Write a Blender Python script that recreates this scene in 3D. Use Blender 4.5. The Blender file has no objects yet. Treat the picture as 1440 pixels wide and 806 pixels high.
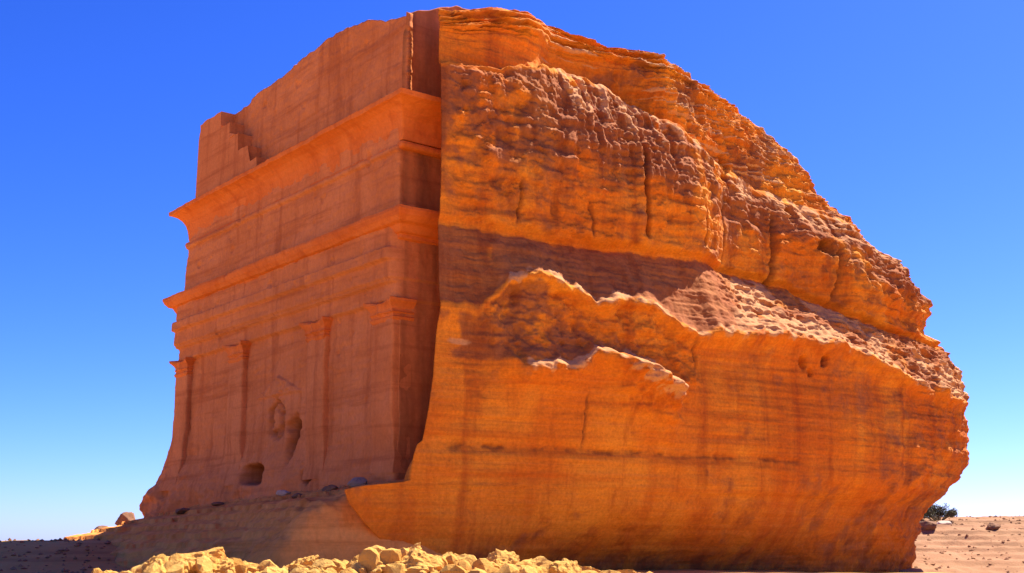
import bpy, bmesh, math
import numpy as np

# ------------------------------------------------------------------ camera
sc = bpy.context.scene
COL = sc.collection
PITCH = math.atan(365 / 1700)
cam = bpy.data.cameras.new('camera')
cam.sensor_width = 36.0
cam.lens = 42.5
cam.clip_start = 0.1
cam.clip_end = 5000
cam_o = bpy.data.objects.new('camera', cam)
cam_o.location = (0, 0, 1.6)
cam_o.rotation_euler = (math.radians(90) + PITCH, 0, 0)
COL.objects.link(cam_o)
sc.camera = cam_o

# ------------------------------------------------------------------ light
SUN_AZ = math.radians(50)      # clockwise from +Y
SUN_EL = math.radians(55)
world = bpy.data.worlds.new('World')
sc.world = world
world.use_nodes = True
wn = world.node_tree
wn.nodes.clear()
w_out = wn.nodes.new('ShaderNodeOutputWorld')
w_bg = wn.nodes.new('ShaderNodeBackground')
w_sky = wn.nodes.new('ShaderNodeTexSky')
w_sky.sky_type = 'NISHITA'
w_sky.sun_disc = False
w_sky.sun_elevation = SUN_EL
w_sky.sun_rotation = SUN_AZ
w_sky.altitude = 300
w_sky.air_density = 0.7
w_sky.dust_density = 0.5
w_sky.ozone_density = 6.0
# the deep, saturated blue of a dry desert sky: a contrast curve on each channel of the sky colour
w_sep = wn.nodes.new('ShaderNodeSeparateColor')
w_com = wn.nodes.new('ShaderNodeCombineColor')
wn.links.new(w_sky.outputs[0], w_sep.inputs[0])
for i, (gam, gain) in enumerate(((1.85, 0.222), (1.45, 0.357), (1.0, 1.22))):
    pw = wn.nodes.new('ShaderNodeMath')
    pw.operation = 'POWER'
    pw.inputs[1].default_value = gam
    ml = wn.nodes.new('ShaderNodeMath')
    ml.operation = 'MULTIPLY'
    ml.inputs[1].default_value = gain
    wn.links.new(w_sep.outputs[i], pw.inputs[0])
    wn.links.new(pw.outputs[0], ml.inputs[0])
    wn.links.new(ml.outputs[0], w_com.inputs[i])
w_bg.inputs['Strength'].default_value = 0.076
wn.links.new(w_com.outputs[0], w_bg.inputs[0])
wn.links.new(w_bg.outputs[0], w_out.inputs[0])

sun = bpy.data.lights.new('sun', 'SUN')
sun.energy = 4.8
sun.angle = math.radians(0.5)
sun.color = (1.0, 0.93, 0.82)
sun_o = bpy.data.objects.new('sun', sun)
COL.objects.link(sun_o)
sun_o.rotation_euler = (math.radians(90) - SUN_EL, 0, math.pi - SUN_AZ)
sun_o.location = (60, 20, 60)

sc.view_settings.view_transform = 'Standard'
sc.view_settings.look = 'None'
sc.view_settings.gamma = 1
sc.view_settings.use_curve_mapping = False
sc.view_settings.exposure = 1.5
sc.render.engine = 'CYCLES'
sc.cycles.max_bounces = 6
sc.cycles.diffuse_bounces = 5
sc.cycles.use_denoising = True

# ------------------------------------------------------------------ numpy helpers
#NUMPY-BEGIN
_rng = np.random.default_rng(11)
_PERM = _rng.permutation(512).astype(np.int64)
_PERM = np.concatenate([_PERM, _PERM, _PERM])
_GR = _rng.normal(size=(512, 3))
_GR /= np.linalg.norm(_GR, axis=1)[:, None]


def pnoise(p):
    """gradient noise, p (...,3) -> about -1..1"""
    shp = p.shape[:-1]
    q = p.reshape(-1, 3)
    i = np.floor(q).astype(np.int64)
    f = q - i
    u = f * f * f * (f * (f * 6 - 15) + 10)
    i &= 511
    res = 0
    for dx in (0, 1):
        for dy in (0, 1):
            for dz in (0, 1):
                h = _PERM[_PERM[_PERM[(i[:, 0] + dx) & 511] + ((i[:, 1] + dy) & 511)] + ((i[:, 2] + dz) & 511)]
                g = _GR[h]
                d = g[:, 0] * (f[:, 0] - dx) + g[:, 1] * (f[:, 1] - dy) + g[:, 2] * (f[:, 2] - dz)
                w = (u[:, 0] if dx else 1 - u[:, 0]) * (u[:, 1] if dy else 1 - u[:, 1]) * (u[:, 2] if dz else 1 - u[:, 2])
                res = res + d * w
    return (res * 1.5).reshape(shp)


def fbm(p, octv=4, gain=0.5):
    p = np.asarray(p, float)
    r = 0
    a = 1.0
    for k in range(octv):
        r = r + a * pnoise(p * (2.03 ** k) + 17.3 * k)
        a *= gain
    return r


def ridge(p, octv=3, gain=0.5):
    r = 0
    a = 1.0
    for k in range(octv):
        r = r + a * (1 - 2 * np.abs(pnoise(p * (2.03 ** k) + 31.7 * k)))
        a *= gain
    return r


def sst(a, b, x):
    t = np.clip((x - a) / (b - a), 0, 1)
    return t * t * (3 - 2 * t)


def xyz(a, b, c):
    a, b, c = np.broadcast_arrays(np.asarray(a, float), np.asarray(b, float), np.asarray(c, float))
    return np.stack([a, b, c], -1)


def lerp(a, b, t):
    return a + (b - a) * t


# ------------------------------------------------------------------ layout of the monolith (metres)
TH = math.radians(37.9)
C0 = np.array([-3.23, 34.0, 0])                       # foot of the near corner of the carved block
FD = np.array([-math.sin(TH), math.cos(TH), 0])       # along the facade, away from the near corner
RD = np.array([math.cos(TH), math.sin(TH), 0])        # into the rock
SD = np.array([math.sin(TH), -math.cos(TH), 0])       # outward from the block's side wall
O0 = C0 + 0.34 * RD + 1.9 * SD                         # near edge of the natural flank
E1 = np.array([0.88315, 0.46908, 0])                  # along the flank
NN = np.array([0.46908, -0.88315, 0])                 # outward from the flank

S0_T = np.array([(0, -0.6), (0.9, -0.95), (1.6, -1.55), (2.2, -2.25), (2.7, -2.72), (3.02, -2.85), (3.14, -2.2), (3.24, -1.25), (3.3, -1.02), (4.0, -0.95), (4.25, -0.85), (4.35, -0.7),
                 (6, -0.45), (8, -0.28), (10.5, -0.12), (12, -0.1), (18.4, -0.15)])
L_T = np.array([(0, 24.97), (0.6, 24.71), (1.2, 24.29), (1.8, 23.7), (2.1, 23.45), (2.4, 23.25), (2.8, 23.29), (3.2, 23.39), (3.8, 23.67), (4.5, 24.3), (5.2, 24.6), (6, 24.82), (6.6, 24.64), (7, 24.41), (7.4, 25.04), (7.8, 25.39), (8.2, 25.64), (8.6, 25.79), (9, 25.86), (9.3, 25.25), (9.6, 24.41), (9.9, 23.81), (10.2, 23.76), (10.6, 23.67), (11, 23.48), (11.5, 23.06), (12, 22.57), (12.6, 21.74), (13.2, 20.9), (13.8, 19.77), (14.4, 18.72), (15, 17.95), (15.5, 17.32), (16, 16.64), (16.4, 16.09), (16.8, 15.5), (17.1, 15.03), (17.4, 14.43), (17.6, 14.07), (17.8, 13.55), (18.0, 13.28), (18.1, 12.89)])
PEXP = 2.6


def w_of(z):
    return 12.5 - 5.5 * np.clip((z - 8) / 10.0, 0, 1) ** 2


LIP = np.array([(-4, 8.1), (0.5, 8.16), (1.0, 8.15), (1.45, 8.6), (1.8, 9.0), (2.3, 9.25), (3.15, 9.28), (4.0, 9.0), (4.7, 8.55), (5.6, 8.8), (6.6, 8.7),
                (7.6, 8.2), (8.3, 7.95), (9.3, 8.1), (10.7, 8.26), (12.8, 8.3), (14.7, 8.25), (16.9, 7.75), (19, 7.2), (22, 7.0), (40, 7.0)])
CLB = np.array([(-4, 10.55), (2.5, 10.55), (5.8, 10.45), (10, 10.65), (13, 10.6), (14.6, 10.45), (17, 9.7), (19.5, 9.3), (23, 9.2), (40, 9.2)])
LIP2 = np.array([(-4, 7.1), (0.9, 7.1), (1.4, 6.9), (2.3, 6.7), (3.4, 6.72), (4.0, 6.9), (4.5, 7.2), (5.4, 6.98), (6.3, 6.75), (7.0, 6.4), (7.5, 6.2), (7.7, 6.2), (40, 6.2)])
RIBT = np.array([(-4, 15.3), (0.4, 15.4), (2.1, 15.75), (3.6, 16.2), (4.7, 16.4), (6.3, 16.2), (7.4, 15.9), (8.9, 15.3), (10.3, 14.8), (12.1, 14.3), (16, 13.6), (20, 13.0), (40, 12.5)])


def tab(T, x):
    return np.interp(x, T[:, 0], T[:, 1])


def macro(a, z):
    """large shape of the flank: outward offset (m) at a metres along the flank and height z"""
    wob = 0.14 * pnoise(xyz(a * 1.1, z * 0.05, 3.0)) + 0.09 * pnoise(xyz(a * 3.1, z * 0.1, 8.0)) + 0.02 * pnoise(xyz(a * 7.0, z * 0.1, 5.0))
    zl = tab(LIP, a) + wob
    zc = tab(CLB, a) + 0.7 * wob
    z2 = tab(LIP2, a) + 1.2 * wob
    zr = tab(RIBT, a) + wob
    dome = 1 - sst(8.5, 12.5, a)                                # towards the right end the cliff rounds over without a break
    near = sst(-1.0, 4.5, a)
    lean = 0.75 * sst(3.4, 5.0, a) * sst(9.5, 7.5, a)          # the ribbed stretch leans back at its top
    back = 0.40 + 0.32 * near + 1.25 * sst(9, 12, a) * (1 - 0.6 * sst(14.5, 18, a))             # how far the cliff foot stands behind the lip
    # lower mass
    low = np.interp(z, [0, 0.7, 1.5, 2.6, 3.6, 4.0, 4.22, 4.34, 4.65, 5.2, 6.2, 7.2, 9.5],
                    [-0.75, -0.5, -0.22, -0.02, 0.07, 0.09, 0.055, 0.055, 0.10, 0.12, 0.10, 0.06, 0.06])
    low = low + 0.34 * sst(0.8, 2.6, a) * sst(9.5, 6.8, a) * np.exp(-((z - 6.6) / 1.3) ** 2)
    # second lip: small bulging lobe with a shelf above
    m2 = sst(1.2, 1.9, a) * (1 - sst(7.3, 7.6, a))
    sh2 = np.clip((z - z2) / np.maximum(zl - z2, 0.2), 0, 1)
    low = low - m2 * 0.16 * sst(0.0, 0.25, sh2) + m2 * (0.34 + 0.30 * sst(4.2, 5.0, a)) * np.exp(-((z - z2 + 0.16) / np.where(z > z2 - 0.16, 0.22, 0.45)) ** 2)
    pw = 0.35 * pnoise(xyz(a * 0.9, z * 2.2, 71.0)) + 0.2 * pnoise(xyz(a * 2.5, z * 5.0, 72.0))
    patch = sst(4.9, 5.9, a + pw) * sst(7.8, 7.0, a + pw)                  # a shelf that leans out below the second lip
    low = low + patch * (0.36 + 0.26 * pnoise(xyz(a * 2.4, z * 2.6, 9.0)) + 0.14 * pnoise(xyz(a * 5.0, z * 6.0, 9.0))) * sst(z2 + 0.35, z2 - 0.5, z) * sst(z2 - 2.0, z2 - 0.55, z)
    # recess under the main lip, and the lip bead
    lipv = sst(1.3, 2.0, a) * (0.75 + 0.5 * pnoise(xyz(a * 1.6, 3.3, 7.0)))
    lipb = (0.12 + 0.36 * lipv) * np.exp(-((z - zl + 0.08) / np.where(z > zl - 0.08, 0.2, 0.42)) ** 2) - 0.13 * np.exp(-((z - zl + 0.42) / 0.2) ** 2) * sst(1.2, 2.2, a) * (1 - 0.6 * sst(8.0, 9.5, a))
    lob = np.maximum(0, 1 - ((a - 3.1) / 0.95) ** 2) * np.exp(-((z - 8.55) / 0.5) ** 2) + np.maximum(0, 1 - ((a - 6.5) / 1.2) ** 2) * np.exp(-((z - 7.95) / 0.5) ** 2)
    lipn = low + lipb + m2 * 0.14 * np.exp(-((z - zl) / 0.25) ** 2) + 0.22 * lob
    # ledge slope from the lip up to the cliff foot
    t = np.clip((z - zl) / np.maximum(zc - zl, 0.3), 0, 1)
    tc = 0.72 * t + 0.28 * t ** 3
    ledge = lerp(0.06 + 0.12 + 0.36 * lipv, -back, tc ** 0.62)
    # upper cliff
    v = np.clip((z - zc) / np.maximum(zr - zc, 0.5), 0, 1)
    cliff = -back + (0.08 + 0.22 * near) * sst(0, 0.06, v) + (0.05 + 0.17 * near + 0.30 * sst(13, 17, a)) * np.sin(math.pi * np.clip(v, 0, 1)) - 0.45 * near * dome * v ** 2 - lean * v ** 3
    # band above the ribs, capped by thin beds
    top = np.clip((z - zr) / 1.6, 0, 1)
    band = -back + lerp(0.08 + 0.22 * near, -(0.60 * near + 0.30 * near * sst(0, 0.10, top) - 0.22 * near * sst(0.25, 0.9, top)), dome) - lean
    cap = -0.55 * near * sst(17.3, 18.3, z)
    und = sst(3.6, 0.6, z) ** 1.5 * sst(0, 6, a) * (1 - 0.35 * sst(12, 16, a)) + 0.38 * sst(3.9, 2.7, z) * sst(11, 15, a)
    r = np.where(z < zl, lipn, np.where(z < zc, ledge, np.where(z < zr, cliff, band + cap))) - 1.5 * und
    return r
#NUMPY-END


# ------------------------------------------------------------------ blender helpers
def mesh_np(name, verts, quads, tris=None):
    me = bpy.data.meshes.new(name)
    verts = np.asarray(verts, np.float32).reshape(-1, 3)
    quads = np.asarray(quads, np.int32).reshape(-1, 4)
    nq = len(quads)
    loops = quads.reshape(-1)
    starts = np.arange(nq, dtype=np.int32) * 4
    totals = np.full(nq, 4, np.int32)
    if tris is not None and len(tris):
        tris = np.asarray(tris, np.int32).reshape(-1, 3)
        starts = np.concatenate([starts, nq * 4 + np.arange(len(tris), dtype=np.int32) * 3])
        totals = np.concatenate([totals, np.full(len(tris), 3, np.int32)])
        loops = np.concatenate([loops, tris.reshape(-1)])
    me.vertices.add(len(verts))
    me.vertices.foreach_set('co', verts.reshape(-1))
    me.loops.add(len(loops))
    me.loops.foreach_set('vertex_index', loops.astype(np.int32))
    me.polygons.add(len(starts))
    me.polygons.foreach_set('loop_start', starts.astype(np.int32))
    me.polygons.foreach_set('loop_total', totals)
    me.update(calc_edges=True)
    me.validate()
    return me


def smooth(me, on=True):
    me.polygons.foreach_set('use_smooth', np.full(len(me.polygons), on))


def attr(me, name, vals):
    a = me.attributes.new(name, 'FLOAT', 'POINT')
    a.data.foreach_set('value', np.asarray(vals, np.float32).reshape(-1))


def link(name, me, mat, parent=None, sm=True):
    o = bpy.data.objects.new(name, me)
    COL.objects.link(o)
    if mat:
        me.materials.append(mat)
    smooth(me, sm)
    if parent is not None:
        o.parent = parent
    return o


def grid_quads(nr, nc, wrap=False):
    r = np.arange(nr - 1)[:, None]
    c = np.arange(nc if wrap else nc - 1)[None, :]
    c2 = (c + 1) % nc
    return np.stack([r * nc + c, r * nc + c2, (r + 1) * nc + c2, (r + 1) * nc + c], -1).reshape(-1, 4)


def thing(name, label, cat, loc=(0, 0, 0), group=None):
    o = bpy.data.objects.new(name, None)
    o.empty_display_size = 0.5
    o.location = loc
    COL.objects.link(o)
    tag(o, label, cat, group)
    return o


def tag(o, label, cat, group=None):
    o['label'] = label
    o['category'] = cat
    if group:
        o['group'] = group
    return o


# ------------------------------------------------------------------ materials
def new_mat(name, rough=0.95):
    m = bpy.data.materials.new(name)
    m.use_nodes = True
    nt = m.node_tree
    b = nt.nodes['Principled BSDF']
    b.inputs['Roughness'].default_value = rough
    b.inputs['Specular IOR Level'].default_value = 0.12
    return m, nt, b


def N_(nt, typ, **kw):
    n = nt.nodes.new(typ)
    for k, v in kw.items():
        setattr(n, k, v)
    return n


def noise(nt, vec, scale, detail=6, rough=0.6, dist=0.0):
    n = N_(nt, 'ShaderNodeTexNoise')
    n.inputs['Scale'].default_value = scale
    n.inputs['Detail'].default_value = detail
    n.inputs['Roughness'].default_value = rough
    n.inputs['Distortion'].default_value = dist
    nt.links.new(vec, n.inputs['Vector'])
    return n.outputs['Fac']


def mapping(nt, vec, scale, rot=(0, 0, 0)):
    n = N_(nt, 'ShaderNodeMapping')
    n.inputs['Scale'].default_value = scale
    n.inputs['Rotation'].default_value = rot
    nt.links.new(vec, n.inputs['Vector'])
    return n.outputs[0]


def rng(nt, fac, a, b, c=0.0, d=1.0):
    n = N_(nt, 'ShaderNodeMapRange')
    n.clamp = True
    n.interpolation_type = 'SMOOTHSTEP'
    nt.links.new(fac, n.inputs[0])
    for i, v in enumerate((a, b, c, d)):
        n.inputs[1 + i].default_value = v
    return n.outputs[0]


def math_(nt, op, a, b):
    n = N_(nt, 'ShaderNodeMath', operation=op)
    for i, v in enumerate((a, b)):
        if isinstance(v, (int, float)):
            n.inputs[i].default_value = v
        else:
            nt.links.new(v, n.inputs[i])
    return n.outputs[0]


def mix(nt, fac, a, b, blend='MIX'):
    n = N_(nt, 'ShaderNodeMix', data_type='RGBA', blend_type=blend)
    if isinstance(fac, (int, float)):
        n.inputs[0].default_value = fac
    else:
        nt.links.new(fac, n.inputs[0])
    for i, v in ((6, a), (7, b)):
        if isinstance(v, tuple):
            n.inputs[i].default_value = (*v, 1)
        else:
            nt.links.new(v, n.inputs[i])
    return n.outputs[2]


def bump(nt, b, h, strength, dist, prev=None):
    n = N_(nt, 'ShaderNodeBump')
    n.inputs['Strength'].default_value = strength
    n.inputs['Distance'].default_value = dist
    nt.links.new(h, n.inputs['Height'])
    if prev is not None:
        nt.links.new(prev, n.inputs['Normal'])
    nt.links.new(n.outputs[0], b.inputs['Normal'])
    return n.outputs[0]


ORANGE = (0.62, 0.170, 0.014)
GOLD = (0.70, 0.250, 0.024)
RUST = (0.45, 0.088, 0.010)
MAUVE = (0.26, 0.092, 0.042)
DARK = (0.13, 0.045, 0.022)
PALE = (0.56, 0.27, 0.11)


def rock_material():
    m, nt, b = new_mat('weathered_sandstone')
    geo = N_(nt, 'ShaderNodeTexCoord').outputs['Object']
    big = noise(nt, geo, 0.32, 4, 0.55, 0.4)
    med = noise(nt, geo, 1.3, 6, 0.65, 0.3)
    strata = noise(nt, mapping(nt, geo, (0.12, 0.12, 3.2)), 1.0, 6, 0.62, 0.15)
    strat2 = noise(nt, mapping(nt, geo, (0.25, 0.25, 11.0)), 1.0, 4, 0.6, 0.1)
    drip = noise(nt, mapping(nt, geo, (1.3, 1.3, 0.07)), 1.0, 6, 0.65, 0.3)
    fine = noise(nt, geo, 11.0, 7, 0.65)
    c = mix(nt, rng(nt, big, 0.36, 0.64), ORANGE, GOLD)
    c = mix(nt, rng(nt, strata, 0.46, 0.70, 0, 0.55), c, RUST)
    tn = N_(nt, 'ShaderNodeAttribute', attribute_name='tone').outputs['Fac']
    c = mix(nt, math_(nt, 'MULTIPLY', tn, 0.8), c, (0.44, 0.090, 0.010))
    c = mix(nt, rng(nt, strat2, 0.52, 0.70, 0, 0.25), c, (0.62, 0.20, 0.045))
    c = mix(nt, rng(nt, drip, 0.48, 0.70, 0, 0.65), c, (0.33, 0.062, 0.012))
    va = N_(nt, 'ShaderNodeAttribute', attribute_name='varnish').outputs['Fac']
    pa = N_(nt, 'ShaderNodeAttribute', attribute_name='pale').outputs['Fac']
    da = N_(nt, 'ShaderNodeAttribute', attribute_name='crack_and_shade').outputs['Fac']
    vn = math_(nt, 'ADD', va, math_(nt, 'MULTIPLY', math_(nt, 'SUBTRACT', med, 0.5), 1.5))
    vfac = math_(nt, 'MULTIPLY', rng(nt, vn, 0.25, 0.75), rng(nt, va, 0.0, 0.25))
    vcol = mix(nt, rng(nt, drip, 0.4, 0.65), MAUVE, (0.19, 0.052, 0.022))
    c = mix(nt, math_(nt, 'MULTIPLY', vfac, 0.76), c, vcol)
    pn = math_(nt, 'ADD', pa, math_(nt, 'MULTIPLY', math_(nt, 'SUBTRACT', med, 0.5), 1.3))
    pfac = math_(nt, 'MULTIPLY', rng(nt, pn, 0.3, 0.7), rng(nt, pa, 0.0, 0.2))
    c = mix(nt, math_(nt, 'MULTIPLY', pfac, 0.85), c, PALE)
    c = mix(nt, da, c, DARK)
    strat3 = noise(nt, mapping(nt, geo, (0.35, 0.35, 24.0)), 1.0, 3, 0.6, 0.05)
    c = mix(nt, rng(nt, strat3, 0.54, 0.66, 0, 0.18), c, (0.36, 0.080, 0.012))
    pit = noise(nt, geo, 17.0, 3, 0.6)
    c = mix(nt, rng(nt, pit, 0.62, 0.72, 0, 0.5), c, (0.30, 0.070, 0.014))
    sp = rng(nt, fine, 0.3, 0.7, 0.86, 1.12)
    spc = N_(nt, 'ShaderNodeCombineColor')
    for i in range(3):
        nt.links.new(sp, spc.inputs[i])
    c = mix(nt, 1.0, c, spc.outputs[0], 'MULTIPLY')
    nt.links.new(c, b.inputs['Base Color'])
    h1 = math_(nt, 'ADD', math_(nt, 'MULTIPLY', math_(nt, 'ADD', strat2, strat3), 0.25), noise(nt, geo, 5.0, 8, 0.68))
    p = bump(nt, b, h1, 0.40, 0.07)
    return m


def facade_material(name, base, alt, darkc, bumpk=0.35):
    m, nt, b = new_mat(name)
    geo = N_(nt, 'ShaderNodeTexCoord').outputs['Object']
    big = noise(nt, geo, 0.45, 5, 0.6, 0.5)
    strata = noise(nt, mapping(nt, geo, (0.15, 0.15, 2.6)), 1.0, 6, 0.65, 0.2)
    drip = noise(nt, mapping(nt, geo, (2.0, 2.0, 0.16)), 1.0, 5, 0.6, 0.2)
    fine = noise(nt, geo, 9.0, 8, 0.7)
    c = mix(nt, rng(nt, big, 0.34, 0.66), base, alt)
    c = mix(nt, rng(nt, strata, 0.48, 0.70, 0, 0.7), c, darkc)
    c = mix(nt, rng(nt, drip, 0.50, 0.70, 0, 0.65), c, darkc)
    da = N_(nt, 'ShaderNodeAttribute', attribute_name='crack_and_shade').outputs['Fac']
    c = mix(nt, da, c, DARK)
    sp = rng(nt, fine, 0.3, 0.7, 0.91, 1.08)
    spc = N_(nt, 'ShaderNodeCombineColor')
    for i in range(3):
        nt.links.new(sp, spc.inputs[i])
    c = mix(nt, 1.0, c, spc.outputs[0], 'MULTIPLY')
    nt.links.new(c, b.inputs['Base Color'])
    bump(nt, b, noise(nt, geo, 2.2, 6, 0.55), bumpk, 0.06)
    return m


M_ROCK = rock_material()
M_FAC = facade_material('dressed_sandstone', (0.53, 0.168, 0.052), (0.61, 0.210, 0.072), (0.37, 0.098, 0.030))
M_TRIM = facade_material('carved_trim_sandstone', (0.60, 0.145, 0.028), (0.66, 0.185, 0.045), (0.46, 0.095, 0.020), 0.5)
M_LEDGE = facade_material('dusty_ledge_sandstone', (0.74, 0.265, 0.052), (0.78, 0.31, 0.070), (0.50, 0.145, 0.024), 0.5)


def soil_material(name, a, bcol, dcol, s=1.0, bk=0.6):
    m, nt, b = new_mat(name)
    geo = N_(nt, 'ShaderNodeTexCoord').outputs['Object']
    big = noise(nt, geo, 0.25 * s, 6, 0.6, 0.4)
    fine = noise(nt, geo, 3.5 * s, 8, 0.72)
    st = noise(nt, mapping(nt, geo, (0.10, 0.10, 6.0)), 1.0, 5, 0.6, 0.2)
    c = mix(nt, rng(nt, big, 0.35, 0.65), a, bcol)
    c = mix(nt, rng(nt, st, 0.50, 0.68, 0, 0.6), c, dcol)
    c = mix(nt, rng(nt, fine, 0.55, 0.75, 0, 0.6), c, dcol)
    nt.links.new(c, b.inputs['Base Color'])
    bump(nt, b, fine, bk, 0.08)
    return m


M_GROUND = soil_material('desert_sand', (0.48, 0.27, 0.065), (0.54, 0.31, 0.085), (0.28, 0.13, 0.035))
M_HILL = soil_material('pink_bedded_sandstone', (0.30, 0.155, 0.076), (0.34, 0.17, 0.085), (0.16, 0.073, 0.034), 1.6)
M_RUBBLE = soil_material('yellow_limestone', (0.64, 0.31, 0.060), (0.70, 0.40, 0.10), (0.28, 0.11, 0.018), 3.0, 0.8)
M_STONE = soil_material('brown_fieldstone', (0.20, 0.10, 0.055), (0.26, 0.14, 0.08), (0.12, 0.055, 0.03), 2.0)
M_GREY = soil_material('grey_fieldstone', (0.27, 0.19, 0.135), (0.33, 0.24, 0.175), (0.15, 0.10, 0.07), 2.0)
M_PALE = soil_material('pale_fieldstone', (0.50, 0.36, 0.26), (0.58, 0.42, 0.32), (0.36, 0.22, 0.14), 2.0)
m_, nt_, b_ = new_mat('desert_shrub_leaf', 0.8)
g_ = N_(nt_, 'ShaderNodeTexCoord').outputs['Object']
nt_.links.new(mix(nt_, rng(nt_, noise(nt_, g_, 3.0, 3), 0.35, 0.65), (0.060, 0.062, 0.030), (0.115, 0.105, 0.055)), b_.inputs['Base Color'])
M_LEAF = m_
m_, nt_, b_ = new_mat('dry_twig', 0.9)
g_ = N_(nt_, 'ShaderNodeTexCoord').outputs['Object']
nt_.links.new(mix(nt_, noise(nt_, g_, 9.0, 3), (0.10, 0.065, 0.035), (0.17, 0.12, 0.07)), b_.inputs['Base Color'])
M_TWIG = m_

# ------------------------------------------------------------------ the ground, one sheet to the horizon


def ground_z(x, y):
    r = np.hypot(x, y)
    z = 0.0 + 0.85 * sst(6, 30, y) * np.exp(-(x / 45.0) ** 2)
    z = z + 0.42 * np.exp(-((y - 20.0) / 2.2) ** 2 - ((x + 2) / 5.5) ** 4)            # low swell that carries the rubble
    crest = 43.5 + 1.2 * np.sin(x * 0.21)
    lf = sst(-10.5, -14.5, x)
    z = z + lf * (1.02 + 0.10 * sst(-15.5, -12.5, x)) * np.exp(-((y - crest) / np.where(y < crest, 5.5, 9.0)) ** 2) * (1 - 0.5 * sst(-28, -60, x))
    z = z - 0.7 * sst(38, 44, y) * sst(9, 14, x)
    z = z - 1.3 * sst(50, 110, r) * sst(-0.2, 0.6, -x / (np.abs(y) + 5))
    z = z - 0.8 * sst(70, 140, r)
    z = z + 0.12 * pnoise(xyz(x * 0.13, y * 0.13, 0)) + 0.05 * pnoise(xyz(x * 0.6, y * 0.6, 5)) * np.exp(-r / 90) + 0.035 * fbm(xyz(x * 1.9, y * 1.9, 9), 3) * np.exp(-r / 60)
    z = z + 3.0 * fbm(xyz(x * 0.004, y * 0.004, 2), 3) * sst(150, 600, r) - 2.0 * sst(150, 600, r)
    return z


def warp(n, near, far):
    t = np.linspace(-1, 1, n)
    k = math.asinh(far / near)
    return near * np.sinh(k * t)


gx = warp(420, 22.0, 3000.0) - 2
gy = warp(460, 22.0, 3000.0) + 38
GX, GY = np.meshgrid(gx, gy)
GZ = ground_z(GX, GY)
gme = mesh_np('ground', np.stack([GX, GY, GZ], -1), grid_quads(len(gy), len(gx)))
ground = link('ground', gme, M_GROUND)
ground['kind'] = 'structure'

# the sunlit bedded rise to the right of the monolith
hx = np.linspace(10.0, 46.0, 340)
hy = np.linspace(40.0, 84.0, 380)
HX, HY = np.meshgrid(hx, hy)


def hill_z(x, y):
    ramp = sst(43, 67, y + 0.10 * (x - 20) + 1.2 * pnoise(xyz(x * 0.12, y * 0.12, 4)))
    z = 0.66 + 2.46 * ramp + 0.10 * fbm(xyz(x * 0.22, y * 0.22, 1), 4) + 0.012 * (x - 22)
    step = 0.26
    k = z / step + 0.5 * pnoise(xyz(x * 0.35, y * 0.35, 7))
    fr = k - np.floor(k)
    z = lerp(z, (np.floor(k) + sst(0.55, 1.0, fr)) * step, 0.8)
    z = z + 0.045 * fbm(xyz(x * 1.7, y * 1.7, 3), 4)
    z = z - 3.2 * sst(69, 82, y) - 1.4 * sst(14.5, 11, x) - 2.0 * sst(38, 46, x) - 0.5 * sst(43, 40, y)
    return z


HZ = hill_z(HX, HY)
hme = mesh_np('hill', np.stack([HX, HY, HZ], -1), grid_quads(len(hy), len(hx)))
hill = link('hill', hme, M_HILL)
hill['kind'] = 'structure'

# ------------------------------------------------------------------ the monolith
tomb = thing('rock_tomb', 'huge rust-orange sandstone monolith with a tomb facade carved into its left side', 'rock tomb', (C0[0], C0[1], 0.8))
TOMB_LOC = np.array([C0[0], C0[1], 0.8])


def tlink(name, P, quads, mat, tris=None, attrs=None, parent=None, sm=True):
    P = np.asarray(P).reshape(-1, 3) - TOMB_LOC
    me = mesh_np(name, P, quads, tris)
    for k, v in (attrs or {}).items():
        attr(me, k, v)
    return link(name, me, mat, parent or tomb, sm)


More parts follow.
